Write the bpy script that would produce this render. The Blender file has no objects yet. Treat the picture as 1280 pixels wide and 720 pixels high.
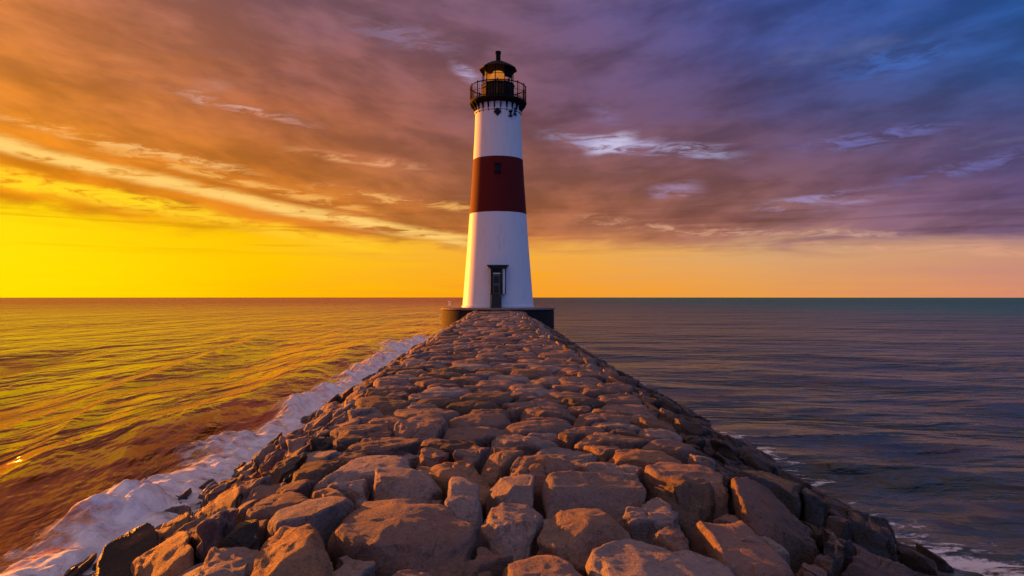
import bpy, math, random
import numpy as np
R = math.radians
random.seed(11)
rng = np.random.default_rng(5)
sc = bpy.context.scene
COL = sc.collection

# ------------------------------------------------------------------ helpers
def tag(o, label=None, cat=None, group=None, kind=None):
    if label: o['label'] = label
    if cat: o['category'] = cat
    if group: o['group'] = group
    if kind: o['kind'] = kind
    return o

def mesh_obj(name, V, F, mat, parent=None, smooth=True, loc=(0, 0, 0)):
    me = bpy.data.meshes.new(name)
    V = np.asarray(V, np.float32)
    if isinstance(F, np.ndarray):
        n = F.shape[0]; k = F.shape[1]
        me.vertices.add(len(V)); me.vertices.foreach_set('co', V.ravel())
        me.loops.add(n * k); me.loops.foreach_set('vertex_index', F.astype(np.int32).ravel())
        me.polygons.add(n)
        me.polygons.foreach_set('loop_start', np.arange(0, n * k, k, dtype=np.int32))
        me.polygons.foreach_set('loop_total', np.full(n, k, np.int32))
    else:
        me.from_pydata([tuple(map(float, v)) for v in V], [], F)
    me.update(calc_edges=True)
    me.validate()
    if smooth:
        me.polygons.foreach_set('use_smooth', np.ones(len(me.polygons), bool))
    me.materials.append(mat)
    o = bpy.data.objects.new(name, me)
    COL.objects.link(o); o.location = loc
    if parent is not None: o.parent = parent
    return o

def _hash(ix, iy, iz, seed):
    h = (ix.astype(np.int64) * 374761393 + iy.astype(np.int64) * 668265263 + iz.astype(np.int64) * 2147483647 + seed * 144665) & 0xffffffff
    h = ((h ^ (h >> 13)) * 1274126177) & 0xffffffff
    h = (h ^ (h >> 16)) & 0xffffffff
    return h.astype(np.float64) / 4294967295.0 * 2 - 1

def vnoise(x, y, z, seed=0):
    x = np.asarray(x, float); y = np.asarray(y, float) + 0 * x; z = np.asarray(z, float) + 0 * x
    ix, iy, iz = np.floor(x), np.floor(y), np.floor(z)
    fx, fy, fz = x - ix, y - iy, z - iz
    u, v, w = [f * f * f * (f * (f * 6 - 15) + 10) for f in (fx, fy, fz)]
    r = 0
    for dx in (0, 1):
        for dy in (0, 1):
            for dz in (0, 1):
                wgt = (u if dx else 1 - u) * (v if dy else 1 - v) * (w if dz else 1 - w)
                r = r + wgt * _hash(ix + dx, iy + dy, iz + dz, seed)
    return r

def fbm(x, y, z, seed=0, octv=4, gain=.5):
    a, s, t = 1.0, 1.0, 0
    for i in range(octv):
        t = t + a * vnoise(x * s + i * 7.3, y * s + i * 3.1, z * s, seed + i)
        a *= gain; s *= 2.03
    return t

# ------------------------------------------------------------------ node helpers
def new_mat(name):
    m = bpy.data.materials.new(name); m.use_nodes = True
    nt = m.node_tree
    b = nt.nodes['Principled BSDF']
    return m, nt, b

class NB:
    def __init__(s, nt): s.nt = nt
    def n(s, t, **k):
        x = s.nt.nodes.new(t)
        for a, b in k.items(): setattr(x, a, b)
        return x
    def put(s, sock, v):
        if v is None: return
        if isinstance(v, bpy.types.NodeSocket): s.nt.links.new(v, sock)
        else:
            if isinstance(v, (tuple, list)) and len(v) == 3 and sock.type == 'RGBA': v = (*v, 1)
            sock.default_value = v
    def math(s, op, a, b=None, c=None, clamp=False):
        x = s.n('ShaderNodeMath', operation=op, use_clamp=clamp)
        s.put(x.inputs[0], a); s.put(x.inputs[1], b)
        if c is not None: s.put(x.inputs[2], c)
        return x.outputs[0]
    def vmath(s, op, a, b=None):
        x = s.n('ShaderNodeVectorMath', operation=op); s.put(x.inputs[0], a); s.put(x.inputs[1], b)
        return x.outputs[0]
    def mix(s, f, a, b, mode='MIX'):
        x = s.n('ShaderNodeMix', data_type='RGBA', blend_type=mode)
        s.put(x.inputs[0], f); s.put(x.inputs[6], a); s.put(x.inputs[7], b)
        return x.outputs[2]
    def noise(s, vec, scale, detail=4, rough=.5, dist=0.0):
        x = s.n('ShaderNodeTexNoise'); s.put(x.inputs['Vector'], vec)
        x.inputs['Scale'].default_value = scale; x.inputs['Detail'].default_value = detail
        x.inputs['Roughness'].default_value = rough; x.inputs['Distortion'].default_value = dist
        return x.outputs[0]
    def sep(s, v):
        x = s.n('ShaderNodeSeparateXYZ'); s.put(x.inputs[0], v); return x.outputs
    def comb(s, a, b, c=0.0):
        x = s.n('ShaderNodeCombineXYZ'); s.put(x.inputs[0], a); s.put(x.inputs[1], b); s.put(x.inputs[2], c); return x.outputs[0]
    def rng(s, v, a, b, c=0.0, d=1.0, smooth=True):
        x = s.n('ShaderNodeMapRange', interpolation_type='SMOOTHSTEP' if smooth else 'LINEAR')
        s.put(x.inputs[0], v); s.put(x.inputs[1], a); s.put(x.inputs[2], b); s.put(x.inputs[3], c); s.put(x.inputs[4], d)
        return x.outputs[0]
    def ramp(s, f, stops, interp='LINEAR'):
        x = s.n('ShaderNodeValToRGB'); cr = x.color_ramp; cr.interpolation = interp
        while len(cr.elements) < len(stops): cr.elements.new(.5)
        for e, (p, c) in zip(cr.elements, stops): e.position = p; e.color = (*c, 1)
        s.put(x.inputs[0], f); return x.outputs[0]
    def bump(s, h, strength, dist, normal=None):
        x = s.n('ShaderNodeBump'); s.put(x.inputs['Strength'], strength); x.inputs['Distance'].default_value = dist
        s.put(x.inputs['Height'], h)
        if normal is not None: s.put(x.inputs['Normal'], normal)
        return x.outputs[0]

def lin(c):
    return tuple((v / 255 / 12.92) if v / 255 <= .04045 else ((v / 255 + .055) / 1.055) ** 2.4 for v in c)

# ------------------------------------------------------------------ camera
FPX = 853.3
cam = bpy.data.cameras.new('camera'); co = bpy.data.objects.new('camera', cam); COL.objects.link(co)
cam.lens = 24; cam.sensor_width = 36; cam.clip_start = .05; cam.clip_end = 200000
CZ = 3.0
co.location = (0, 0, CZ)
PITCH = math.atan(11 / FPX)
co.rotation_euler = (math.pi / 2 + PITCH, 0, 0)
sc.camera = co

# ------------------------------------------------------------------ jetty surface
def lerp(y, pts):
    return np.interp(y, [p[0] for p in pts], [p[1] for p in pts])
WL = [(0, 4.4), (7.7, 4.35), (11, 4.4), (17, 4.6), (26, 4.85), (32, 5.0), (42, 5.25), (60, 5.5)]   # waterline, left
WR = [(0, 4.4), (9, 4.4), (17, 4.2), (26, 3.85), (42, 3.5), (60, 3.3)]                              # waterline, right
TA = [(0, 1.9), (7, 2.1), (15, 2.4), (25, 2.1), (40, 1.75), (61, 1.65)]
CX = [(0, 0.0), (7, -.05), (18, -.5), (35, -1.0), (56, -1.2), (70, -1.25)]                            # centre line
def ztop(y): return 1.06 + .0133 * y
def offc(x, y): return x - lerp(y, CX)
def surf(x, y):
    x = np.asarray(x, float); y = np.asarray(y, float)
    xc = offc(x, y); cx = lerp(y, CX)
    w = np.where(xc < 0, lerp(y, WL) + cx, lerp(y, WR) - cx); a = lerp(y, TA)
    t = (np.abs(xc) - a) / (w - a)
    zt = ztop(y) - .03 * (np.minimum(np.abs(xc), a) / a) ** 2; lift = .17
    tt = np.maximum(t, 0)
    drop = (zt - lift) * (1.18 * tt ** 1.25 - .18 * tt ** 2.2)
    drop = np.where(tt > 1, (zt - lift) + (tt - 1) * 1.6, drop)
    return zt - drop
def unproject(px, py, dz=0.0):
    # image point of the photograph -> place on the jetty's surface
    dx = (px - 640) / FPX; dzp = -(py - 360) / FPX
    c, s = math.cos(PITCH), math.sin(PITCH)
    d = np.array([dx, c - dzp * s, s + dzp * c])
    t = 2.0
    for i in range(6000):
        p = np.array([0, 0, CZ]) + d * t
        if p[2] <= max(float(surf(p[0], p[1])), .18) + dz: break
        t += .01
    return p[0], p[1]

# ------------------------------------------------------------------ stone materials
def stone_material(name, cols, rdown=0.0):
    m, nt, b = new_mat(name); N = NB(nt)
    geo = N.n('ShaderNodeNewGeometry'); P = geo.outputs['Position']
    at = N.n('ShaderNodeAttribute', attribute_name='tint'); tv = at.outputs['Fac']
    off = N.comb(N.math('MULTIPLY', tv, 37.0), N.math('MULTIPLY', tv, 91.0), 0.0)
    Q = N.vmath('ADD', P, off)
    base = N.ramp(tv, cols)
    n1 = N.noise(Q, 2.6, 6, .62)
    n2 = N.noise(Q, 17, 6, .7)
    n3 = N.noise(Q, 90, 4, .7)
    v = N.math('ADD', N.math('MULTIPLY', n1, .4), N.math('ADD', N.math('MULTIPLY', n2, .45), N.math('MULTIPLY', n3, .45)))
    c = N.mix(1.0, base, N.ramp(v, [(.35, (.42, .38, .36)), (.6, (.82, .8, .78)), (.72, (1.0, .98, .95)), (.92, (1.45, 1.35, 1.2))]), 'MULTIPLY')
    vo = N.n('ShaderNodeTexVoronoi', feature='DISTANCE_TO_EDGE'); N.put(vo.inputs['Vector'], N.vmath('ADD', Q, N.comb(n1, n2, n1))); vo.inputs['Scale'].default_value = 3.2
    crack = N.rng(vo.outputs['Distance'], 0.0, .02, 0.0, 1.0)
    crack = N.math('MAXIMUM', crack, N.rng(N.noise(Q, 1.1, 2), .42, .52))
    # rusty iron stain and pale lichen
    st = N.rng(N.noise(Q, 1.7, 5, .65, .6), .54, .68)
    c = N.mix(N.math('MULTIPLY', st, .55), c, (.30, .125, .05))
    li = N.rng(N.noise(Q, 9, 5, .7), .63, .70)
    c = N.mix(N.math('MULTIPLY', li, .55), c, (.50, .45, .41))
    c = N.mix(N.math('MULTIPLY', N.math('SUBTRACT', 1.0, crack), .6), c, (.04, .03, .025))
    dk = N.rng(N.noise(Q, 5.5, 6, .75, .3), .60, .70)
    c = N.mix(N.math('MULTIPLY', dk, .5), c, (.05, .045, .04))
    # tide zone: algae and wet rock, with shade painted up the right flank
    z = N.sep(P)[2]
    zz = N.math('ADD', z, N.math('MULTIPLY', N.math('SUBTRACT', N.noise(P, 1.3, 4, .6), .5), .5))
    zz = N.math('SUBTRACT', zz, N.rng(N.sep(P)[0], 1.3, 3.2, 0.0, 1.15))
    wet_shade = N.rng(zz, .16, .62, 1.0, 0.0)
    c = N.mix(N.math('MULTIPLY', wet_shade, .86), c, N.mix(n1, (.012, .012, .010), (.035, .032, .022)))
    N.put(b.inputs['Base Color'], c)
    N.put(b.inputs['Roughness'], N.math('SUBTRACT', N.math('ADD', .62 - rdown, N.math('MULTIPLY', n2, .35)), N.math('MULTIPLY', wet_shade, .40)))
    b.inputs['Specular IOR Level'].default_value = .4
    pit = N.rng(N.noise(Q, 38, 3, .5), .30, .42)
    h = N.math('ADD', N.math('ADD', N.math('MULTIPLY', n2, 1.0), N.math('MULTIPLY', n3, .26)), N.math('MULTIPLY', pit, .25))
    b1 = N.bump(n1, .6, .10)
    b2 = N.bump(h, 1.0, .065, b1)
    b3 = N.bump(crack, .9, .03, b2)
    N.put(b.inputs['Normal'], b3)
    return m
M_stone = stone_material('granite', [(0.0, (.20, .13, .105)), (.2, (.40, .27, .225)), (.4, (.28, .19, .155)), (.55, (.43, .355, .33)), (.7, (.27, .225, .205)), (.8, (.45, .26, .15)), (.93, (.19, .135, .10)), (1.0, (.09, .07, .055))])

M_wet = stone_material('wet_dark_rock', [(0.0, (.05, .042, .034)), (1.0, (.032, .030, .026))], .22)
# ------------------------------------------------------------------ stone builder
def hull(pts):
    pts = sorted(set(map(tuple, pts)))
    def half(ps):
        o = []
        for p in ps:
            while len(o) >= 2 and (o[-1][0]-o[-2][0])*(p[1]-o[-2][1]) - (o[-1][1]-o[-2][1])*(p[0]-o[-2][0]) <= 0: o.pop()
            o.append(p)
        return o
    a, b = half(pts), half(pts[::-1])
    return np.array(a[:-1] + b[:-1])

def centroid(P):
    x, y = P[:, 0], P[:, 1]; x2, y2 = np.roll(x, -1), np.roll(y, -1)
    cr = x * y2 - x2 * y; A = cr.sum() / 2
    return np.array([((x + x2) * cr).sum(), ((y + y2) * cr).sum()]) / (6 * A), abs(A)

def radial(P, c, th):
    d = np.stack([np.cos(th), np.sin(th)], 1)
    r = np.full(len(th), 1e9)
    n = len(P)
    for i in range(n):
        a = P[i] - c; e = P[(i + 1) % n] - P[i]
        den = d[:, 0] * e[1] - d[:, 1] * e[0]
        den = np.where(np.abs(den) < 1e-9, 1e-9, den)
        t = (a[0] * e[1] - a[1] * e[0]) / den
        s = (a[0] * d[:, 1] - a[1] * d[:, 0]) / den
        ok = (t > 0) & (s >= -1e-6) & (s <= 1 + 1e-6)
        r = np.where(ok & (t < r), t, r)
    return r

def stone_mesh(P, sid, nth, dens, opt):
    """P: outline on plan. Returns vertices (world), faces."""
    rs = np.random.default_rng(1000 + sid)
    c, A = centroid(P)
    th = np.linspace(0, 2 * np.pi, nth, endpoint=False)
    r = radial(P, c, th)
    L = math.sqrt(A)
    gap = opt.get('gap', rs.uniform(.015, .055)) + .008
    r = np.maximum(r - gap, r * .6)
    k = max(1, int(nth * opt.get('soft', .012)))
    for _ in range(1 + (nth > 60)):
        r = (np.roll(r, k) + np.roll(r, -k) + 2 * r) / 4
    r *= 1 + .035 * fbm(np.cos(th) * 2.2 + sid, np.sin(th) * 2.2, 0, sid, 3)
    if dens == 2: S = [.12, .24, .36, .47, .57, .66, .74, .80, .85, .89, .925, .955, .98, 1.0]; D = [.03, .08, .14, .22, .32, .5]
    elif dens == 1: S = [.2, .4, .58, .72, .82, .90, .96, 1.0]; D = [.06, .15, .28, .42]
    else: S = [.35, .65, .86, 1.0]; D = [.12, .4]
    cx, cy = c
    slope = abs(offc(cx, cy)) > lerp(cy, TA) + .1
    zc = float(surf(cx, cy)); e = .15
    if 'facets' in opt or 't0' in opt: zc = max(zc, opt.get('zmin', -9))
    gx = float(surf(cx + e, cy) - surf(cx - e, cy)) / (2 * e); gy = .013
    side = (slope and 1 or 0)
    tiltx = opt.get('tx', rs.normal(0, .03 + .15 * side)); tilty = opt.get('ty', rs.normal(0, .025 + .10 * side))
    gx *= .9
    t0 = -.0 + opt.get('t0', rs.uniform(-.02, .03 + .07 * side) if rs.random() < .88 else rs.uniform(.02, .07 + .10 * side))
    dome = opt.get('dome', rs.uniform(.0, .04 + .04 * side)) * L
    facets = opt.get('facets')
    if facets is None:
        facets = []
        lo_ = .15 if side else .55
        for q in range(rs.integers(3, 7)):
            facets.append((rs.uniform(0, 360), rs.uniform(lo_, .95), rs.uniform(.15, 1.0)))
        for q in range(2): facets.append((rs.uniform(165, 262), rs.uniform(lo_ + .1, 1.0), rs.uniform(.4, 1.4)))
    else: facets = list(facets)
    for q in range(4):   # small chamfers everywhere
        facets.append((rs.uniform(0, 360), rs.uniform(.75, 1.05), rs.uniform(.6, 1.6)))
    er = .8 * opt.get('er', rs.uniform(.012, .045)) * min(1.3, L + .3)
    Vx, Vy, Vz = [], [], []
    def top(x, y):
        rr = np.hypot(x, y) / np.maximum(L * .6, .1)
        z = t0 + dome * (1 - rr ** 2)
        for az, st, sl in facets:
            a = math.radians(az); q = x * math.cos(a) + y * math.sin(a)
            z = np.minimum(z, t0 + dome - (q - st * L * .5) * sl + .0)
        return z + tiltx * x + tilty * y
    rmean = r.mean()
    for s in S:
        x, y = r * s * np.cos(th), r * s * np.sin(th)
        z = top(x, y)
        dist = (1 - s) * r
        q = np.clip(1 - dist / (er * 2.0), 0, 1)
        z = z - er * (1 - np.sqrt(np.maximum(0, 1 - q ** 2.2)))
        Vx.append(x); Vy.append(y); Vz.append(z)
    zl = Vz[-1]
    for d in D:
        b = 1 + .03 * math.sin(min(1, d / .2) * math.pi) - .12 * max(0, d - .1)
        Vx.append(Vx[len(S) - 1] * b); Vy.append(Vy[len(S) - 1] * b); Vz.append(zl - d * opt.get('deep', 1.0))
    s_ring = np.concatenate([[0.0]] + [np.full(nth, q_) for q_ in S] + [np.full(nth, 1.0)] * len(D))
    x = np.concatenate([[0]] + Vx); y = np.concatenate([[0]] + Vy); z = np.concatenate([[float(top(np.zeros(1), np.zeros(1))[0])]] + Vz)
    # rock relief
    rough = opt.get('rough', rs.uniform(.5, 1.3) * (1 + .5 * side))
    wx, wy, wz = x + cx, y + cy, z + zc
    ja, jb = rs.uniform(0, 6.28), rs.uniform(.2, .8)
    n1 = fbm(wx * 1.9 + sid * 3.7, wy * 1.9, wz * 1.9, 3, 2)
    rdg = 1 - np.abs(vnoise(wx * 3.1 + sid * 1.7, wy * 3.1, wz * 3.1, 17)) * 2.2
    bed = wx * math.cos(ja) * .5 + wy * math.sin(ja) * .5 + wz * 1.0
    lay = vnoise(bed * 11 + n1 * .4, sid * 1.0, 0, 8)
    amp = .017 * rough * min(1.2, L + .25)
    rad = np.hypot(x, y) + 1e-6
    f = np.minimum(1, rad / (rmean + 1e-6))
    dn = amp * n1 + .016 * rough * rdg * min(1, L)
    if dens >= 1:
        n2 = fbm(wx * 8 + sid * 3.7, wy * 8, wz * 8, 4, 3 if dens == 2 else 2)
        r2 = 1 - np.abs(vnoise(wx * 7.5 + sid, wy * 7.5, wz * 7.5, 19)) * 2.5
        led = np.abs(vnoise(wx * 4 + sid, wy * 4, wz * 4, 21)); led = np.clip((.10 - led) / .10, 0, 1)
        dn = dn + .008 * rough * n2 + .007 * rough * r2 - .022 * rough * led * (n1 > .1) + .020 * rough * np.clip(lay * 3, -1, 1) * (.3 + .7 * (s_ring > .8))
    x2 = x + dn * f * x / rad; y2 = y + dn * f * y / rad
    z2 = z + dn * (1 - .4 * f)
    z2 = z2 + gx * x + gy * y
    V = np.stack([x2, y2, z2], 1)
    nr = len(S) + len(D)
    idx = np.arange(nth); nx = (idx + 1) % nth
    F = []
    tri = np.stack([np.zeros(nth, int), 1 + idx, 1 + nx, 1 + nx], 1)
    quads = []
    for i in range(nr - 1):
        a = 1 + i * nth
        quads.append(np.stack([a + idx, a + nth + idx, a + nth + nx, a + nx], 1))
    Q = np.concatenate(quads)
    return np.array([cx, cy, zc]), V, tri[:, :3], Q

def build_stones(items, name, mat):
    """items: list of (centre, V, tri, quad, tint) -> one mesh object (world coords relative to first centre)"""
    o0 = items[0][0]
    Vs, T, Q, A = [], [], [], []
    base = 0
    for c, V, t, q, tint in items:
        Vs.append(V + (c - o0)); T.append(t + base); Q.append(q + base); A.append(np.full(len(V), tint)); base += len(V)
    V = np.concatenate(Vs).astype(np.float32); T = np.concatenate(T); Q = np.concatenate(Q)
    me = bpy.data.meshes.new(name)
    me.vertices.add(len(V)); me.vertices.foreach_set('co', V.ravel())
    nt_, nq = len(T), len(Q)
    me.loops.add(nt_ * 3 + nq * 4)
    me.loops.foreach_set('vertex_index', np.concatenate([T.ravel(), Q.ravel()]).astype(np.int32))
    me.polygons.add(nt_ + nq)
    me.polygons.foreach_set('loop_start', np.concatenate([np.arange(nt_) * 3, nt_ * 3 + np.arange(nq) * 4]).astype(np.int32))
    me.polygons.foreach_set('loop_total', np.concatenate([np.full(nt_, 3), np.full(nq, 4)]).astype(np.int32))
    me.update(calc_edges=True)
    me.polygons.foreach_set('use_smooth', np.ones(nt_ + nq, bool))
    at = me.attributes.new('tint', 'FLOAT', 'POINT'); at.data.foreach_set('value', np.concatenate(A).astype(np.float32))
    me.materials.append(mat)
    o = bpy.data.objects.new(name, me); COL.objects.link(o); o.location = o0
    return o

# ------------------------------------------------------------------ traced stones (outlines on the photograph, 1280x720)
LEFTF = (180, .45, .9)
TR = [
 ("broad low boulder with a cracked right end, the biggest in the front row", "the biggest boulder", [(401,661),(432,640),(462,632),(525,631),(555,640),(597,665),(595,685),(575,705),(540,699),(475,697),(437,689),(415,675)], dict(t0=.08, tint=.34, dome=.05, facets=[(175,.75,1.0),(-50,.85,.7),(-95,1.0,1.0)], ty=.03, gap=.01)),
 ("squared grey block with a lit orange left edge behind the biggest boulder", "the squared block", [(466,595),(475,591),(525,592),(557,611),(533,616),(531,628),(500,632),(460,633)], dict(t0=.13, tint=.5, dome=.02, facets=[(-95,.25,.9),(178,.9,2.0)], er=.03, gap=.01)),
 ("long tapering slab sloping down to the left behind the squared block", "the long tapering slab", [(380,608),(420,590),(445,573),(475,566),(511,567),(519,590),(470,592),(430,603),(395,612)], dict(t0=.07, tint=.55, dome=.03, facets=[(175,.5,.5)], gap=.01)),
 ("small flat oval stone in a dark gap behind the squared block", "the small oval stone", [(519,565),(535,562),(562,564),(562,570),(547,577),(520,575)], dict(t0=.05, tint=.3)),
 ("rounded wedge stone pointing up to the right in the second row", "the rounded wedge", [(564,576),(575,566),(615,558),(617,566),(592,579),(580,582)], dict(t0=.09, tint=.28, facets=[(-60,.5,.6)])),
 ("speckled orange and brown stone with a low shelf on its right", "the speckled stone", [(525,587),(540,581),(580,580),(595,590),(617,595),(600,607),(570,604),(535,596)], dict(t0=.04, tint=.8, rough=1.5, facets=[(-20,.2,.6),(180,.5,.5)])),
 ("plump sunlit orange stone leaning left in the second row", "the plump orange stone", [(596,584),(617,569),(655,565),(657,575),(635,585),(615,592),(598,590)], dict(t0=.06, tint=.78, tx=.14, dome=.14)),
 ("domed pinkish boulder in the middle of the second row", "the domed boulder", [(634,598),(638,588),(662,576),(695,577),(720,592),(717,598),(688,601),(660,600)], dict(t0=.06, tint=.33, dome=.14, facets=[(180,.5,.8)])),
 ("small upright cube of grey stone with a lit orange left face", "the small cube", [(552,635),(560,607),(580,607),(605,620),(607,635),(595,646),(572,644)], dict(t0=.14, tint=.56, dome=.02, ty=.10, facets=[(180,.55,2.2),(-20,.8,1.5)], er=.03, gap=.005)),
 ("squat stone with a triangular orange lit facet beside the small cube", "the facetted stone", [(605,612),(637,601),(670,602),(670,640),(650,641),(627,632),(617,622)], dict(t0=.12, tint=.5, dome=.03, facets=[(195,.15,.55),(-70,.25,.8)], ty=.02)),
 ("grey block with a rounded right shoulder in front of the facetted stone", "the shouldered block", [(598,655),(607,645),(645,642),(680,652),(677,665),(657,692),(630,688),(615,672),(599,662)], dict(t0=.12, tint=.52, dome=.03, ty=.06, facets=[(170,.72,1.6),(-80,.35,.7)], gap=.005)),
 ("wide flat topped block with a straight front edge", "the wide flat block", [(677,612),(690,602),(760,602),(807,616),(810,630),(767,640),(745,644),(680,635)], dict(t0=.16, tint=.45, dome=.0, ty=.06, tx=-.02, facets=[(-90,.15,1.3),(178,.95,1.6)], er=.022, rough=.5, gap=.005)),
 ("pale lavender slab slanting away behind the wide flat block", "the pale slab", [(722,587),(732,579),(770,581),(807,606),(800,609),(735,599)], dict(t0=.09, tint=.62, dome=.02, facets=[(-100,.4,.9)])),
 ("crusted boulder glowing orange on top beside the shouldered block", "the crusted glowing boulder", [(670,682),(695,647),(740,642),(765,657),(800,680),(780,683),(732,700),(715,700),(687,690)], dict(t0=.15, tint=.75, dome=.06, rough=1.3, facets=[(205,.05,.42),(-75,.42,1.2),(0,.55,.6)], gap=.005)),
 ("angular flat stone with a lit tip behind two smaller ones on the right", "the angular flat stone", [(775,652),(780,642),(822,630),(847,645),(852,660),(840,662),(800,658),(785,659)], dict(t0=.10, tint=.5, dome=.02, facets=[(180,.8,1.2)], er=.03)),
 ("small lozenge stone wedged in front of the angular flat stone", "the small lozenge", [(806,667),(815,663),(850,663),(867,677),(862,692),(852,694),(820,680)], dict(t0=.07, tint=.47, dome=.05)),
 ("broad mauve slab cut off by the bottom of the picture", "the broad mauve slab", [(726,712),(765,687),(800,682),(830,687),(890,705),(915,716),(935,745),(880,765),(760,765)], dict(t0=.12, tint=.55, dome=.03, facets=[(185,.8,.9)], gap=.005)),
 ("rounded brown slab at the very bottom of the picture", "the bottom brown slab", [(618,712),(622,702),(650,692),(700,703),(735,722),(745,760),(640,765)], dict(t0=.08, tint=.25, dome=.05)),
 ("rough dark brown boulder with a lit crumbling rim on the right", "the crumbling boulder", [(817,615),(840,602),(880,605),(902,620),(905,635),(865,643),(845,635)], dict(t0=.12, tint=.93, dome=.12, rough=2.4, facets=[(-80,.1,1.1)])),
 ("long curving slab with an orange tip behind the crumbling boulder", "the curving slab", [(802,587),(815,579),(855,582),(890,592),(905,600),(915,630),(905,632),(840,600),(815,601)], dict(t0=.09, tint=.3, dome=.03, er=.03, facets=[(180,.8,.9)])),
 ("big leaning slab with a notched crack and lit left edge on the right", "the notched slab", [(857,645),(885,641),(920,655),(965,683),(988,707),(1000,750),(930,750),(900,705),(880,680)], dict(t0=.10, tint=.27, dome=.02, facets=[(178,.62,.9)], er=.03, rough=.9)),
 ("large smooth reddish slab lying on the right slope", "the smooth reddish slab", [(912,615),(940,611),(962,622),(980,637),(1022,662),(1027,692),(1005,695),(967,667),(937,652),(920,635)], dict(t0=.10, tint=.05, dome=.01, facets=[(-140,.75,.8),(20,.3,.25)], er=.02, rough=1.2)),
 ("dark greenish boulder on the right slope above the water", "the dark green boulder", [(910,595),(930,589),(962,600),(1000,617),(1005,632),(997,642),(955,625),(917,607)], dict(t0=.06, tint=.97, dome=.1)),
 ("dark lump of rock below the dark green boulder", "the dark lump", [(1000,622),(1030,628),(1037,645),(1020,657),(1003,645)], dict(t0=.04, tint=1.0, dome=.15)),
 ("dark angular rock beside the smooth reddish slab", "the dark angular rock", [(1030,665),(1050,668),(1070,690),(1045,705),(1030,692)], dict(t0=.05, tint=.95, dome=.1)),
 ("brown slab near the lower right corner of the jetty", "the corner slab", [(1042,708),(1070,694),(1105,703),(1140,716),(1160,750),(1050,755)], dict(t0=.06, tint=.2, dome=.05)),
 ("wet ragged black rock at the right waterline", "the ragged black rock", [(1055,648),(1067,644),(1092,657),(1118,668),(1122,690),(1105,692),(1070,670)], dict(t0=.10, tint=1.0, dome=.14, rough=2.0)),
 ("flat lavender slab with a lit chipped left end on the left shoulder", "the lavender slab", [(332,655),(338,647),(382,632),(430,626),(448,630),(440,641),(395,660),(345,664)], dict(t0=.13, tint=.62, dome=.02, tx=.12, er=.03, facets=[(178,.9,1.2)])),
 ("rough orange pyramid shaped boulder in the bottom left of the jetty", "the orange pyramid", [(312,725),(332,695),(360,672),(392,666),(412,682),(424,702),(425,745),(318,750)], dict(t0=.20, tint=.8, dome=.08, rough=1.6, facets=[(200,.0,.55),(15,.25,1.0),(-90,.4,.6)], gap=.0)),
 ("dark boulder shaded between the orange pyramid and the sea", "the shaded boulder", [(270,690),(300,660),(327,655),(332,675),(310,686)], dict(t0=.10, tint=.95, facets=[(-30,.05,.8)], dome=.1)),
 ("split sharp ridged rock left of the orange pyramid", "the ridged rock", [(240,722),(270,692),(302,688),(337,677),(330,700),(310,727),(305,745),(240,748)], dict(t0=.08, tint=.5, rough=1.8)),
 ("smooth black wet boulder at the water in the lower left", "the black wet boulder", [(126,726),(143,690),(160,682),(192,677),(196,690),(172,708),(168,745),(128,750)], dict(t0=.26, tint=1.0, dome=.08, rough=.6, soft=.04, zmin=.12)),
 ("thin layered slab just above the black wet boulder", "the thin layered slab", [(160,712),(187,688),(232,678),(245,695),(200,712),(172,728)], dict(t0=.12, tint=.8, er=.03, tx=.2, rough=1.5)),
 ("small pointed rock above the foam on the left", "the small pointed rock", [(192,677),(225,650),(239,653),(232,668),(205,682)], dict(t0=.10, tint=.85, tx=.2)),
 ("lit flat slab at the edge of the foam on the left", "the lit edge slab", [(240,637),(295,610),(302,618),(290,642),(250,657)], dict(t0=.10, tint=.8, tx=.15, er=.03)),
 ("small brown stone between the lavender slab and the long tapering slab", "the small brown stone", [(388,618),(405,611),(425,616),(434,624),(405,626)], dict(t0=.06, tint=.8)),
 ("thin pointed stone in front of the biggest boulder", "the thin pointed stone", [(412,722),(430,707),(460,700),(473,703),(458,722),(435,742)], dict(t0=.03, tint=.5)),
 ("low brown stone cut by the bottom edge below the biggest boulder", "the low brown stone", [(470,724),(500,712),(547,709),(556,722),(545,748),(474,748)], dict(t0=.03, tint=.25)),
 ("small rough stone at the bottom between two brown slabs", "the small rough stone", [(583,726),(600,710),(616,706),(617,722),(622,745),(586,748)], dict(t0=.02, tint=.9, rough=2)),
 ("large reddish slab with a lit upper edge in the middle distance", "the far reddish slab", [(490,534),(515,523),(557,524),(562,532),(545,545),(510,547),(492,541)], dict(t0=.10, tint=.25, dome=.04)),
]
traced = []
for lab, short, poly, opt in TR:
    P = np.array([unproject(px, py, .02) for px, py in poly])
    opt['gap'] = max(opt.get('gap', 0), .03)
    opt['t0'] = opt.get('t0', .08) * .72
    opt['t0'] = min(opt['t0'], .2); traced.append((hull(P), lab, short, opt))

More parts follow.
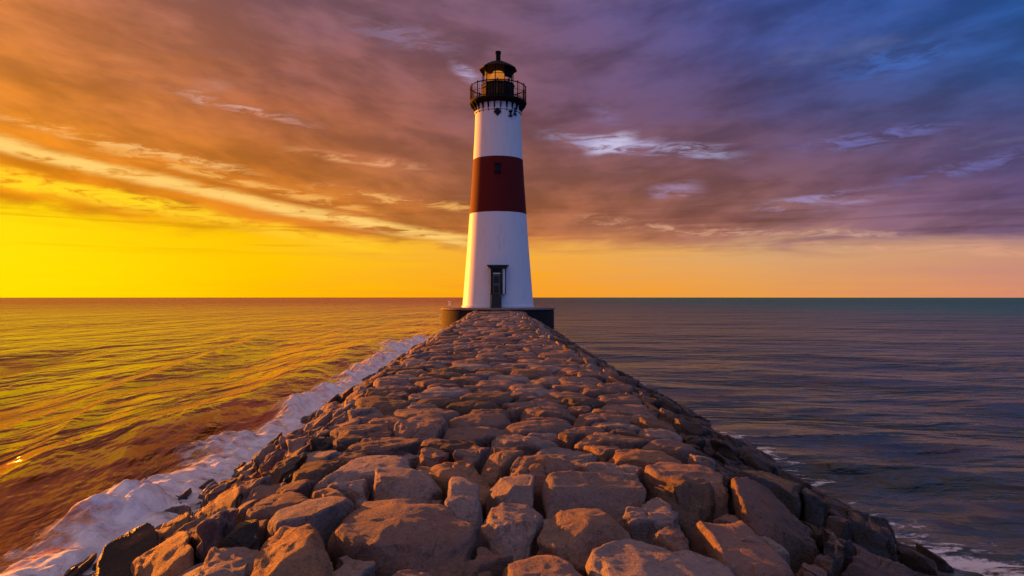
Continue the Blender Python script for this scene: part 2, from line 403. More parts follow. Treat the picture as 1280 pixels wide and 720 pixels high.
# ------------------------------------------------------------------ packed stones everywhere else
# packed in a stretched plan in which the slopes are wider, so slabs there lie along the jetty
XC, XK = .74, 1.7
def gmap(x, y):
    a = float(lerp(y, TA)); c = float(lerp(y, CX)); q = x - c
    return c + (q * XC if abs(q) < a else math.copysign(a * XC + (abs(q) - a) * XK, q))
def ginv(x, y):
    a = float(lerp(y, TA)); c = float(lerp(y, CX)); q = x - c
    return c + (q / XC if abs(q) < a * XC else math.copysign(a + (abs(q) - a * XC) / XK, q))
seeds = []      # x, y, r
cell = {}
def near(x, y, R0):
    k = int(math.ceil(R0 / .5)); i, j = int(x // .5), int(y // .5)
    for a in range(i - k, i + k + 1):
        for b in range(j - k, j + k + 1):
            for s in cell.get((a, b), ()):
                yield s
def sdist(P, x, y):
    """largest outward distance from convex CCW outline and the edge's line"""
    best = None
    n = len(P)
    for i in range(n):
        a = P[i]; e = P[(i + 1) % n] - a; l = math.hypot(*e)
        if l < 1e-6: continue
        nx_, ny_ = e[1] / l, -e[0] / l
        d = (x - a[0]) * nx_ + (y - a[1]) * ny_
        if best is None or d > best[0]: best = (d, a, (nx_, ny_))
    return best
tm = [hull([(gmap(a, b), b) for a, b in P]) for P, *_ in traced]
tb = [(P[:, 0].min(), P[:, 0].max(), P[:, 1].min(), P[:, 1].max()) for P in tm]
def rad_at(x, y):
    a = lerp(y, TA)
    if abs(offc(x, y)) < a: base = .235 + .05 * min(1, max(0, (y - 7) / 12))
    else: base = .20 + .07 * min(1, max(0, (y - 7) / 15))
    return base
r0 = random.Random(3)
for pas, n in ((1.5, 5000), (1.0, 60000), (.66, 50000)):
    for _ in range(n):
        y = 3.4 + 56 * r0.random() ** 1.35
        wl, wr = lerp(y, WL) + .75, lerp(y, WR) + .75
        x = r0.uniform(-wl, wr)
        if (x + 1.25) ** 2 + (y - 61) ** 2 < 5.1 ** 2: continue
        r = rad_at(x, y) * pas * r0.uniform(.85, 1.15)
        x = gmap(x, y)
        if any((s[0] - x) ** 2 + ((s[1] - y)*1.12) ** 2 < ((s[2] + r) * 1.0) ** 2 * .98 for s in near(x, y, r + .8)): continue
        bad = False
        for P, (x0, x1, y0, y1) in zip(tm, tb):
            if x0 - .5 < x < x1 + .5 and y0 - .5 < y < y1 + .5:
                if sdist(P, x, y)[0] < r * .45: bad = True; break
        if bad: continue
        s = (x, y, r); seeds.append(s); cell.setdefault((int(x // .5), int(y // .5)), []).append(s)

def clip(P, a, nrm):
    """keep the side where (p-a).n <= 0"""
    out = []
    d = (P - a) @ np.array(nrm)
    n = len(P)
    for i in range(n):
        j = (i + 1) % n
        if d[i] <= 0: out.append(P[i])
        if (d[i] <= 0) != (d[j] <= 0):
            t = d[i] / (d[i] - d[j]); out.append(P[i] + t * (P[j] - P[i]))
    return np.array(out)

cells = []
for s in seeds:
    x, y, r = s
    m = r * 2.1
    P = np.array([(x + m * math.cos(a), y + m * math.sin(a)) for a in np.linspace(0, 2 * np.pi, 12, endpoint=False)])
    for q in near(x, y, 2.2):
        if q is s: continue
        dx, dy = q[0] - x, q[1] - y; d = math.hypot(dx, dy)
        if d > 2.2: continue
        t = .5 + (r * r - q[2] * q[2]) / (2 * d * d)
        t = min(.8, max(.2, t))
        P = clip(P, np.array([x + dx * t, y + dy * t]), (dx / d, dy / d))
        if len(P) < 3: break
    for T, (x0, x1, y0, y1) in zip(tm, tb):
        if len(P) < 3: break
        if x0 - 1.2 < x < x1 + 1.2 and y0 - 1.2 < y < y1 + 1.2:
            sd = sdist(T, x, y)
            P = clip(P, sd[1], (-sd[2][0], -sd[2][1]))
    if len(P) < 3: continue
    P = np.array([(ginv(a, b), b) for a, b in P])
    c, A = centroid(P)
    if A < .02: continue
    cells.append((P, c, A))
# order by how large they show
def shown(c, A):
    z = float(surf(*c)); d2 = c[0] ** 2 + c[1] ** 2 + (CZ - z) ** 2
    vis = 1.0 if abs(c[0] / c[1]) < .80 and c[1] > 4.0 else .05
    return A * (CZ - z + .3) / d2 ** 1.5 * vis * (0.2 if z < -.35 else 1)
cells.sort(key=lambda t: -shown(t[1], t[2]))
NIND = 298 - len(traced)
sid = 0
used_lab = set()
inds = []
for P, lab, short, opt in traced:
    sid += 1
    c, V, T, Q = stone_mesh(P, sid, 128, 2, opt)
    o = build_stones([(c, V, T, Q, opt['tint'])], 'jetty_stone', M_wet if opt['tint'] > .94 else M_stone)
    tag(o, lab, 'stone', 'stones of the jetty')
    inds.append((c, short))
def sx(c): return c[0] / c[1] * FPX
rel_used = set()
stuff = []
for i, (P, c, A) in enumerate(cells):
    sid += 1
    ind = i < NIND
    d = math.hypot(*c)
    dens = 2 if d < 10 else (1 if d < 26 else 0)
    nth = 96 if d < 8 else (72 if d < 12 else (40 if d < 26 else 18))
    opt = {}
    if abs(offc(*c)) > lerp(c[1], TA) + .2:
        opt['rough'] = random.uniform(1.2, 2.8) if c[0] < 0 else random.uniform(.8, 2.0)
        opt['t0'] = random.choice([-.05, 0, .03, .06, .1, .15])
    if A < .12: opt['t0'] = random.uniform(-.06, .03)
    tint = random.random()
    cc, V, T, Q = stone_mesh(P, sid, nth, dens, opt)
    it = (cc, V, T, Q, tint)
    if not ind:
        stuff.append(it); continue
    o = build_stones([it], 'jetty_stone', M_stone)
    size = 'small' if A < .25 else ('large' if A > .6 else 'middling')
    zone = 'crest' if abs(offc(*c)) < lerp(c[1], TA) + .1 else ('left slope' if c[0] < 0 else 'right slope')
    lab = None
    best = sorted(((math.hypot(a[0] - c[0], a[1] - c[1]), a, s) for a, s in inds), key=lambda t: t[0])[:4]
    for dd, a, s in best:
        if dd > 1.7: break
        dxs = sx(c) - sx(a); dy_ = c[1] - a[1]
        if abs(dxs) < 45 or abs(dy_) > abs(c[0] - a[0]): rel = 'just behind' if dy_ > 0 else 'just in front of'
        else: rel = 'to the left of' if dxs < 0 else 'to the right of'
        k = (s, rel)
        if k in rel_used: continue
        rel_used.add(k); lab = f"{size} stone {rel} {s}"; break
    if lab is None:
        far = 'near' if c[1] < 9 else ('middle' if c[1] < 16 else 'far')
        look = {'crest': 'pinkish brown paving stone', 'left slope': 'sunlit orange rock', 'right slope': 'shaded dark brown rock'}[zone]
        lab = f"{size} {look} in the {far} part of the {zone}"
        grp = f"{size} stones in the {far} part of the {zone}"
    else: grp = 'stones of the jetty'
    tag(o, lab, 'stone', grp)
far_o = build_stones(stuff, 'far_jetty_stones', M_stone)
tag(far_o, 'countless brown stones of the far jetty and its lower slopes running up to the lighthouse', 'stones', kind='stuff')
print('stones', len(cells), 'individual', NIND, 'verts stuff', sum(len(s[1]) for s in stuff))

# rubble bed beneath the stones
ys = np.linspace(.5, 60, 300); xs = np.linspace(-9, 9, 120)
X, Y = np.meshgrid(xs, ys)
Z = surf(X, Y) - .36 + .06 * fbm(X * 3, Y * 3, 0, 5, 3)
Z = np.maximum(Z, -3)
def grid_faces(nr, nc):
    i = np.arange(nr - 1)[:, None] * nc + np.arange(nc - 1)[None]
    return np.stack([i, i + 1, i + nc + 1, i + nc], -1).reshape(-1, 4)
m, nt, b = new_mat('rubble'); N = NB(nt)
g = N.n('ShaderNodeNewGeometry').outputs['Position']
nz = N.noise(g, 9, 5, .7)
N.put(b.inputs['Base Color'], N.mix(nz, (.018, .015, .012), (.07, .05, .038))); b.inputs['Roughness'].default_value = .9
N.put(b.inputs['Normal'], N.bump(nz, 1.0, .1))
tag(mesh_obj('ground', np.stack([X, Y, Z], -1).reshape(-1, 3), grid_faces(300, 120), m), 'dark packed rubble showing between the jetty stones', 'ground', kind='structure')

# ------------------------------------------------------------------ water
na, n1_, n2_ = 1300, 760, 170
ang = np.concatenate([np.linspace(R(-100), R(-42), 120, endpoint=False), np.linspace(R(-42), R(42), na - 240, endpoint=False), np.linspace(R(42), R(100), 120)])
rad = np.concatenate([np.geomspace(3.2, 220, n1_, endpoint=False), np.geomspace(220, 60000, n2_)])
RR, AA = np.meshgrid(rad, ang, indexing='ij')
X = RR * np.sin(AA); Y = RR * np.cos(AA)
def xcrest(y): return np.interp(y, [0, 7, 12, 17, 22, 35, 48], [-4.85, -4.9, -5.0, -5.1, -5.4, -6.2, -6.8]) + .12 * np.sin(y * .83 + 1)
def water_z(X, Y, RR):
    def gate(wl):   # fade a wave out where the mesh is too coarse for it
        return np.clip((wl / (RR * .013 + .02) - 2) / 2, 0, 1)
    def crest(wdir, wl, ax, ay, seed):
        a = R(wdir); p = X * math.cos(a) + Y * math.sin(a); q = -X * math.sin(a) + Y * math.cos(a)
        n = fbm(p / wl, q / (wl * ax), ay, seed, 2, .45)
        return (1 - np.abs(n) * 1.25)           # ridged: sharp crests, wide troughs
    Lf = 1 / (1 + np.exp((X + 1.0) / 1.5))      # 1 on the left
    Z = Lf * (.36 * crest(13, 4.3, 8, 0, 41) * gate(2.0) + .09 * crest(20, 1.6, 6, 0, 42) * gate(1.0) + .03 * crest(40, .6, 3, 0, 43) * gate(.5))
    Z += (1 - Lf) * (.08 * crest(66, 3.2, 3.5, 0, 51) * gate(2.0) + .06 * crest(84, 1.3, 3, 0, 52) * gate(1.0) + .035 * crest(50, .55, 2, 0, 53) * gate(.5))
    Z += .05 * crest(85, 7, 4, 0, 61) * gate(5) + .03 * crest(70, 3, 3, 0, 62) * gate(2)
    # the wave breaking along the left side: trough, then the next swell behind it
    vf = np.clip((48 - Y) / 12, 0, 1) * (Y > 0)
    s = X - xcrest(Y)
    calm = 1 - .45 * vf * np.exp(-np.maximum(0, -s - .3) / .9) * (X < 0)
    Z = Z * calm
    Z += vf * (.16 * np.exp(-((s - .2) / .55) ** 2) - .10 * np.exp(-((s + 1.0) / .6) ** 2) + .15 * np.exp(-((s + 2.1 + .4 * np.sin(Y * .2)) / .8) ** 2))
    # a low green wave on the right
    q = (Y - 15.0) + (X - 6) * .72 + .5 * np.sin(X * .5)
    Z += .11 * np.exp(-(q / .9) ** 2) * np.clip((X - 4.5) / 1.5, 0, 1) * np.clip((14 - X) / 6, 0, 1)
    return Z
Zw = water_z(X, Y, RR); Zw0 = Zw.mean()
Zw = Zw - Zw0 + .04
Zc = -(RR ** 2) / (2 * 6.37e6)
V = np.stack([X, Y, Zw + Zc], -1).reshape(-1, 3)
m, nt, b = new_mat('sea_water'); N = NB(nt)
P = N.n('ShaderNodeNewGeometry').outputs['Position']
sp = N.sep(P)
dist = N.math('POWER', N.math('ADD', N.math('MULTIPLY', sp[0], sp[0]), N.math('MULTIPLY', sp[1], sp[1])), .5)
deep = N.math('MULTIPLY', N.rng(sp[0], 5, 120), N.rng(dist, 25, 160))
N.put(b.inputs['Base Color'], N.mix(deep, N.mix(N.rng(sp[0], -3, 4), (.50, .120, .004), (.050, .074, .084)), (.004, .13, .125)))  # left body colour carries the golden reflection of the sky
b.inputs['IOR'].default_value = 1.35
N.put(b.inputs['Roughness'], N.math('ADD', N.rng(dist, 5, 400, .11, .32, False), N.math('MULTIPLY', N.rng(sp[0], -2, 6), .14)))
mp = N.n('ShaderNodeMapping'); N.put(mp.inputs['Vector'], P); mp.inputs['Rotation'].default_value = (0, 0, R(-14)); mp.inputs['Scale'].default_value = (1, .30, 1)
mq = N.n('ShaderNodeMapping'); N.put(mq.inputs['Vector'], P); mq.inputs['Rotation'].default_value = (0, 0, R(20)); mq.inputs['Scale'].default_value = (.5, 1, 1)
side = N.rng(sp[0], -4, 4)
def mixv(f, a, b_):
    x = N.n('ShaderNodeMix', data_type='VECTOR'); N.put(x.inputs[0], f); N.put(x.inputs[4], a); N.put(x.inputs[5], b_); return x.outputs[1]
W = mixv(side, mp.outputs[0], mq.outputs[0])
f1 = N.noise(W, 3.2, 5, .6, .4); f2 = N.noise(W, .55, 5, .62, .3); f3 = N.noise(W, .10, 5, .65)
f4 = N.noise(W, .018, 5, .7)
b4 = N.bump(f4, 1.0, 9.0)
b3 = N.bump(f3, 1.0, 4.2, b4)
b2 = N.bump(f2, 1.0, .95, b3)
b1 = N.bump(f1, .7, .05, b2)
N.put(b.inputs['Normal'], b1)
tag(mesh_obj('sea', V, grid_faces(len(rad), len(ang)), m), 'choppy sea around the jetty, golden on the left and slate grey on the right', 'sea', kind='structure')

# ------------------------------------------------------------------ foam of the breaking wave
def foam_mat(name, thr, edge):
    m, nt, b = new_mat(name); N = NB(nt)
    P = N.n('ShaderNodeNewGeometry').outputs['Position']
    at = N.n('ShaderNodeAttribute', attribute_name='cover').outputs['Fac']
    mp = N.n('ShaderNodeMapping'); N.put(mp.inputs['Vector'], P); mp.inputs['Scale'].default_value = (.8, 1.5, 1)
    mp.inputs['Rotation'].default_value = (0, 0, R(30))
    n = N.noise(mp.outputs[0], 2.6, 7, .68, .5)
    n2 = N.noise(P, 14, 5, .7)
    k = N.math('ADD', N.math('MULTIPLY', N.math('SUBTRACT', n, .5), 1.35), N.math('ADD', .51, N.math('MULTIPLY', n2, .16)))
    a = N.rng(N.math('ADD', k, at), thr, thr + edge)
    N.put(b.inputs['Alpha'], a)
    N.put(b.inputs['Base Color'], N.mix(N.rng(k, .20, .80), (.60, .60, .66), (.93, .92, .94))); b.inputs['Roughness'].default_value = .8
    b.inputs['Specular IOR Level'].default_value = .15
    N.put(b.inputs['Normal'], N.bump(n, .8, .16))
    return m
ny, nu = 1100, 90
yy = np.linspace(3.0, 47, ny); uu = np.linspace(0, 1, nu)
YY, UU = np.meshgrid(yy, uu, indexing='ij')
taper = np.clip((50 - YY) / 16, .25, 1)
xl = xcrest(YY) - .60
xl = xl + .38 * fbm(YY * .8, 0, 3, 71, 4)
xr = -lerp(YY, WL) + .60

XX = xl + (xr - xl) * UU
pr = .25 * np.exp(-((UU - .36 - .12 * fbm(YY * .8, 0, 4, 80, 3)) / .24) ** 2) + .19 + .10 * UU ** 2
b_ = fbm(XX * 1.1, YY * .8, 1, 72, 4)
puff = np.abs(fbm(XX * 2.2, YY * 1.5, 1, 73, 4))
amp_ = np.clip(.85 + .55 * fbm(YY * .55, 0, 9, 79, 3), .35, 1.6)
ZZ = pr * amp_ * (.5 + .5 * taper) + .05 * b_ + .05 * puff + .07 * puff * np.exp(-((UU - .40) / .20) ** 2) + .02 * puff
wz = water_z(XX, YY, np.hypot(XX, YY)) - Zw0 + .04
ZZ = np.maximum(ZZ, wz + .04 + .07 * puff)
ZZ = ZZ - .25 * np.clip((.06 - UU) / .06, 0, 1)
cov = np.clip(UU / .55, 0, 1) * .52 - .16 - .30 * np.clip((4 - YY), 0, 1) - .5 * np.clip((YY - 42) / 5, 0, 1)
M_foam = foam_mat('foam', .44, .56)
fo = mesh_obj('foam', np.stack([XX, YY, ZZ], -1).reshape(-1, 3), grid_faces(ny, nu), M_foam)
a_ = fo.data.attributes.new('cover', 'FLOAT', 'POINT'); a_.data.foreach_set('value', cov.astype(np.float32).ravel())
tag(fo, 'soft white foam of a wave breaking along the left side of the jetty', 'foam', kind='stuff')
# thin lacy foam where the water meets the right side
ny, nu = 500, 50
YY, UU = np.meshgrid(np.linspace(4, 30, ny), np.linspace(0, 1, nu), indexing='ij')
xl = lerp(YY, WR) - .15; XX = xl + UU * (1.9 - .03 * YY)
ZZ = water_z(XX, YY, np.hypot(XX, YY)) - Zw0 + .055 + .02 * fbm(XX * 1.5, YY * 1.5, 1, 75, 3)
cov = (.13 + .14 * fbm(YY * .6, 0, 0, 78, 2)) * (1 - UU) ** .8 - .16 * np.clip((UU - .5) * 2, 0, 1) + .40 * np.exp(-((YY - 6.8) / 1.3) ** 2) * (1 - .7 * UU)- .1*np.clip((YY-9)/6,0,1)
fr = mesh_obj('foam', np.stack([XX, YY, ZZ], -1).reshape(-1, 3), grid_faces(ny, nu), foam_mat('thin_foam', .68, .16))
a_ = fr.data.attributes.new('cover', 'FLOAT', 'POINT'); a_.data.foreach_set('value', cov.astype(np.float32).ravel())
tag(fr, 'thin lacy foam washing against the dark rocks on the right side of the jetty', 'foam', kind='stuff')

# ------------------------------------------------------------------ lighthouse
TX, TY = -17.5 / 13.98, 61.0
def paint(name, col, rough=.5, dirt=.25, dirtcol=(.35, .28, .2), sc_=1.6, bump=.25, metallic=0, spec=.2):
    m, nt, b = new_mat(name); N = NB(nt); b.inputs['Specular IOR Level'].default_value = spec
    P = N.n('ShaderNodeTexCoord').outputs['Object']
    mp = N.n('ShaderNodeMapping'); N.put(mp.inputs['Vector'], P); mp.inputs['Scale'].default_value = (2.2, 2.2, .35)
    a = N.noise(mp.outputs[0], sc_, 6, .65); f = N.noise(P, 9, 5, .6)
    c = N.mix(N.math('MULTIPLY', N.rng(a, .5, .72), dirt), col, dirtcol)
    c = N.mix(N.math('MULTIPLY', N.rng(f, .55, .75), dirt * .5), c, tuple(v * .6 for v in col))
    N.put(b.inputs['Base Color'], c); b.inputs['Metallic'].default_value = metallic
    N.put(b.inputs['Roughness'], N.math('ADD', rough - .08, N.math('MULTIPLY', f, .2)))
    N.put(b.inputs['Normal'], N.bump(f, bump, .03))
    return m
M_white = paint('white_paint', (.80, .83, .87), .45, .16)
M_red = paint('oxblood_paint', (.12, .009, .009), .75, .25, (.05, .012, .01))
M_black = paint('black_paint', (.012, .011, .012), .7, .3, (.04, .02, .012), spec=.1)
M_conc = paint('dark_concrete', (.022, .018, .016), .8, .5, (.012, .011, .01), 1.0, .6)
M_cap = paint('concrete_cap', (.27, .19, .16), .8, .5, (.1, .08, .06), 1.0, .6)
M_green = paint('door_green', (.022, .035, .03), .45, .3, (.05, .05, .04))
M_step = paint('steps_stone', (.06, .06, .05), .8, .4, (.02, .02, .02))
m, nt, b = new_mat('glass'); b.inputs['Base Color'].default_value = (.9, .95, .95, 1); b.inputs['Roughness'].default_value = .04
b.inputs['Transmission Weight'].default_value = 1; b.inputs['IOR'].default_value = 1.02; M_glass = m
m, nt, b = new_mat('dark_glass'); b.inputs['Base Color'].default_value = (.01, .012, .016, 1); b.inputs['Roughness'].default_value = .08; b.inputs['Specular IOR Level'].default_value = .15; b.inputs['Roughness'].default_value = .3; M_dglass = m

root = bpy.data.objects.new('lighthouse', None); COL.objects.link(root); root.location = (TX, TY, 2.08)
tag(root, 'tall white lighthouse with a dark red band and black gallery ending the stone jetty', 'lighthouse')
ZB = 2.08
def lathe(name, prof, mat, n=96, parent=root, cap=True, smooth=True, phase=0.0):
    """prof: (radius, z world)"""
    V, F = [], []
    for r, z in prof:
        for i in range(n):
            a = 2 * np.pi * (i + phase) / n; V.append((r * math.cos(a), r * math.sin(a), z - ZB))
    for j in range(len(prof) - 1):
        for i in range(n):
            k = (i + 1) % n; F.append((j * n + i, j * n + k, (j + 1) * n + k, (j + 1) * n + i))
    if cap:
        F.append(tuple(range(n))[::-1]); F.append(tuple((len(prof) - 1) * n + i for i in range(n)))
    o = mesh_obj(name, V, F, mat, parent, smooth)
    if smooth:
        o.data.polygons.foreach_set('use_smooth', np.array([len(p.vertices) == 4 for p in o.data.polygons]))
        o.data.set_sharp_from_angle(angle=R(35))
    return o
class MB:
    def __init__(s): s.V, s.F = [], []
    def box(s, c, h, rz=0, taper=1.0):
        b0 = len(s.V); ca, sa = math.cos(rz), math.sin(rz)
        for dz in (-1, 1):
            t = taper if dz > 0 else 1
            for dx, dy in ((-1, -1), (1, -1), (1, 1), (-1, 1)):
                x, y = dx * h[0] * t, dy * h[1] * t
                s.V.append((c[0] + x * ca - y * sa, c[1] + x * sa + y * ca, c[2] + dz * h[2]))
        for f in ((0, 3, 2, 1), (4, 5, 6, 7), (0, 1, 5, 4), (1, 2, 6, 5), (2, 3, 7, 6), (3, 0, 4, 7)): s.F.append(tuple(b0 + i for i in f))
    def tube(s, pts, r, n=8, closed=False):
        pts = [np.array(p, float) for p in pts]; m_ = len(pts); b0 = len(s.V)
        for i, p in enumerate(pts):
            a = pts[(i - 1) % m_] if (closed or i > 0) else p; b = pts[(i + 1) % m_] if (closed or i < m_ - 1) else p
            t = b - a; t /= np.linalg.norm(t)
            u = np.cross(t, (0, 0, 1)); 
            if np.linalg.norm(u) < .1: u = np.cross(t, (1, 0, 0))
            u /= np.linalg.norm(u); v = np.cross(t, u)
            for k in range(n):
                an = 2 * math.pi * k / n; s.V.append(tuple(p + r * (u * math.cos(an) + v * math.sin(an))))
        for i in range(m_ if closed else m_ - 1):
            j = (i + 1) % m_
            for k in range(n):
                l = (k + 1) % n; s.F.append((b0 + i * n + k, b0 + i * n + l, b0 + j * n + l, b0 + j * n + k))
        if not closed:
            s.F.append(tuple(b0 + k for k in range(n))[::-1]); s.F.append(tuple(b0 + (m_ - 1) * n + k for k in range(n)))
    def build(s, name, mat, parent=root, smooth=False, bevel=0.0):
        o = mesh_obj(name, s.V, s.F, mat, parent, smooth)
        if bevel:
            md = o.modifiers.new('bevel', 'BEVEL'); md.width = bevel; md.segments = 2
        return o
RP = [(2.08, 3.17), (4.5, 2.98), (7.5, 2.74), (10.58, 2.52), (13.1, 2.34), (15.66, 2.19), (17.8, 2.08), (19.95, 2.02)]
def rt(z): return float(np.interp(z, [p[0] for p in RP], [p[1] for p in RP]))
def prof(z0, z1, n=12, dr=0): return [(rt(z) + dr, z) for z in np.linspace(z0, z1, n)]
lathe('lower_wall', [(3.24, 2.07), (3.24, 2.22)] + prof(2.24, 10.35, 18), M_white)
lathe('red_band', prof(10.353, 15.197, 14, .012), M_red)
lathe('upper_wall', prof(15.2, 19.3, 10) + [(2.12, 19.35), (2.12, 19.45), (rt(19.5), 19.5), (2.02, 20.05)], M_white)
# gallery
g = lathe('gallery_deck', [(2.05, 20.0), (2.35, 20.12), (2.52, 20.2), (2.56, 20.24), (2.56, 20.36), (2.48, 20.42)], M_black, 64)
for k in range(24):
    a = 2 * math.pi * (k + .5) / 24; mb = MB(); ca, sa = math.cos(a), math.sin(a)
    # tapered bracket: a thick wedge against the wall under the deck
    w = .042; pts = [(2.035, 20.1), (2.47, 20.17), (2.47, 20.05), (2.2, 19.75), (2.10, 19.3), (2.035, 19.2)]
    b0 = len(mb.V); n = len(pts)
    for sgn in (-1, 1):
        for r_, z_ in pts: mb.V.append((r_ * ca - sgn * w * sa, r_ * sa + sgn * w * ca, z_ - ZB))
    mb.F.append(tuple(range(n))); mb.F.append(tuple(range(2 * n - 1, n - 1, -1)))
    for i in range(n): mb.F.append((i, n + i, n + (i + 1) % n, (i + 1) % n))
    mb.build('bracket', M_black if True else M_white)
# railing
ring = lambda r_, z_, n=64: [(r_ * math.cos(2 * math.pi * i / n), r_ * math.sin(2 * math.pi * i / n), z_ - ZB) for i in range(n)]
mb = MB()
for z_, r_ in ((21.72, .05), (21.1, .018), (20.5, .03)): mb.tube(ring(2.48, z_), r_, 8, True)
rail = mb.build('railing', M_black, smooth=True)
for k in range(16):
    a = 2 * math.pi * k / 16; mb = MB(); x, y = 2.48 * math.cos(a), 2.48 * math.sin(a)
    mb.tube([(x, y, 20.4 - ZB), (x, y, 21.75 - ZB)], .045, 8)
    mb.tube([(x, y, 21.75 - ZB), (x, y, 21.84 - ZB)], .06, 8)
    mb.build('railing_post', M_black, smooth=True)
mb = MB()
for k in range(64):
    if k % 4 == 0: continue
    a = 2 * math.pi * k / 64; x, y = 2.48 * math.cos(a), 2.48 * math.sin(a); mb.tube([(x, y, 20.5 - ZB), (x, y, 21.72 - ZB)], .011, 5)
o = mb.build('baluster', M_black); o['kind'] = 'stuff'
# watch room and lantern (ten sided)
wr = lathe('watch_room', [(1.46, 20.43), (1.46, 21.85), (1.52, 21.87), (1.52, 21.98), (1.42, 22.0)], M_black, 10, smooth=False, phase=.25)
mb = MB(); a = -math.pi / 2 + .9
mb.box((1.44 * math.cos(a), 1.44 * math.sin(a), 21.05 - ZB), (.3, .04, .62), a + math.pi / 2)
mb.build('gallery_hatch', M_black, bevel=.01)
lathe('lantern_glass', [(1.33, 22.02), (1.33, 23.3)], M_glass, 10, cap=False, smooth=False, phase=.25)
for k in range(10):
    a = 2 * math.pi * (k + .25) / 10; mb = MB(); x, y = 1.37 * math.cos(a), 1.37 * math.sin(a)
    mb.tube([(x, y, 22.0 - ZB), (x, y, 23.35 - ZB)], .045, 6); mb.build('glazing_bar', M_black)
mb = MB(); mb.tube([(1.37 * math.cos(2*math.pi*(i+.25)/10), 1.37 * math.sin(2*math.pi*(i+.25)/10), 22.68 - ZB) for i in range(10)], .025, 6, True)
mb.build('glazing_rail', M_black)
# optic: beehive of ground glass prisms, glow added for the sunset seen through
pf = []
for i in range(25):
    t = i / 24; z = 22.2 + t * .98; r_ = .20 + .42 * math.sin(math.pi * (.12 + .76 * t)); pf.append((r_ + (.045 if i % 2 else 0), z))
m, nt, b = new_mat('lens'); b.inputs['Base Color'].default_value = (.8, .5, .28, 1); b.inputs['Roughness'].default_value = .12
b.inputs['Emission Color'].default_value = (1, .34, .03, 1); b.inputs['Emission Strength'].default_value = .16
lathe('lens', pf, m, 40)
lathe('lens_pedestal', [(.45, 22.0), (.45, 22.06), (.25, 22.1), (.25, 22.21)], paint('pedestal_grey', (.45, .45, .43)), 24)
m, nt, b = new_mat('sunset_glow'); b.inputs['Base Color'].default_value = (.75, .3, .05, 1)  # glowing panel added for the sunset seen through the lantern
b.inputs['Emission Color'].default_value = (1, .33, .03, 1); b.inputs['Emission Strength'].default_value = .16
V, F = [], []
for i in range(25):
    a = R(55 + 125 * i / 24)
    for r_ in (1.15, 1.13):
        for z in (22.5, 23.28): V.append((r_ * math.cos(a), r_ * math.sin(a), z - ZB))
for i in range(24):
    q = i * 4; F += [(q, q + 4, q + 5, q + 1), (q + 2, q + 3, q + 7, q + 6), (q + 1, q + 5, q + 7, q + 3), (q, q + 2, q + 6, q + 4)]
F += [(0, 1, 3, 2), (96, 98, 99, 97)]
mesh_obj('sunset_panel', V, F, m, root)
# dark blind on the right side
V, F = [], []
for i in range(13):
    a = R(-62 + 60 * i / 12)
    for r_ in (1.22, 1.20):
        for z in (22.45, 23.3): V.append((r_ * math.cos(a), r_ * math.sin(a), z - ZB))
for i in range(12):
    q = i * 4; F += [(q, q + 4, q + 5, q + 1), (q + 2, q + 3, q + 7, q + 6), (q + 1, q + 5, q + 7, q + 3), (q, q + 2, q + 6, q + 4)]
F += [(0, 1, 3, 2), (48, 50, 51, 49)]
mesh_obj('blind', V, F, M_black, root)
rf = lathe('roof', [(1.50, 23.30), (1.70, 23.28), (1.72, 23.36), (1.2, 23.72), (.7, 23.98), (.25, 24.12)], M_black, 10, smooth=False, phase=.25)
lathe('vent', [(.23, 24.05), (.23, 24.78), (.27, 24.80), (.27, 25.0), (.2, 25.03)], M_black, 20, parent=rf)
# windows facing the jetty
def wall_y(z): return -rt(z)
def add_window(z, w, h, diamond=False, x=0.0):
    yw = -math.sqrt(rt(z) ** 2 - x * x)
    mb = MB(); mp_ = MB()
    if diamond:
        for s_, M_, d in ((1.0, mb, .09), (.72, mp_, .11)):
            b0 = len(M_.V)
            for y in (yw + .15, yw - d):
                for dx, dz in ((0, -1), (1, 0), (0, 1), (-1, 0)): M_.V.append((x + dx * w * s_, y, z - ZB + dz * h * s_))
            M_.F += [(4, 5, 6, 7), (3, 2, 1, 0)] + [(i, (i + 1) % 4, 4 + (i + 1) % 4, 4 + i) for i in range(4)]
    else:
        mb.box((x, yw, z - ZB), (w, .10, h)); mb.box((x, yw - .04, z - ZB - h - .04), (w + .1, .14, .05)); mb.box((x, yw - .05, z - ZB + h + .05), (w + .08, .15, .05))
        mp_.box((x, yw - .015, z - ZB), (w * .78, .10, h * .85))
    fr_ = mb.build('window', M_black); mp_.build('pane', M_dglass, fr_)
    return fr_
add_window(19.05, .34, .36, True)
add_window(14.1, .20, .32)
add_window(18.95, .08, .16, x=1.13)  # dark box standing in for a bracket shadow, not an opening
add_window(19.2, .08, .2, x=1.5)  # second bracket shadow, also built as a dark box
# doorway and steps
D0 = 3.17
z0, z1 = 3.25, 5.55
mb = MB(); mb.box((0, -3.13, 4.35 - ZB), (.42, .32, 1.13)); dr = mb.build('door_recess', M_green, bevel=.01)
mb = MB(); mb.box((-.06, -3.475, 4.1 - ZB), (.30, .03, .84)); dd = mb.build('door', paint('door_paint', (.10, .12, .11), .45), bevel=.008)
for zz in (3.65, 4.45): 
    mb = MB(); mb.box((-.06, -3.51, zz - ZB), (.2, .01, .30)); mb.build('door_panel', M_green, dd)
mb = MB(); mb.tube([(.14, -3.52, 4.0 - ZB), (.14, -3.56, 4.0 - ZB), (.14, -3.56, 4.12 - ZB)], .015, 6); mb.build('handle', paint('brass', (.6, .4, .15), .3, metallic=1), dd)
mb = MB(); mb.box((-.04, -3.475, 5.18 - ZB), (.30, .03, .15)); mb.build('transom', M_dglass)
mb = MB(); mb.box((-.03, -3.5, 4.98 - ZB), (.32, .03, .035)); mb.build('transom_bar', M_white)
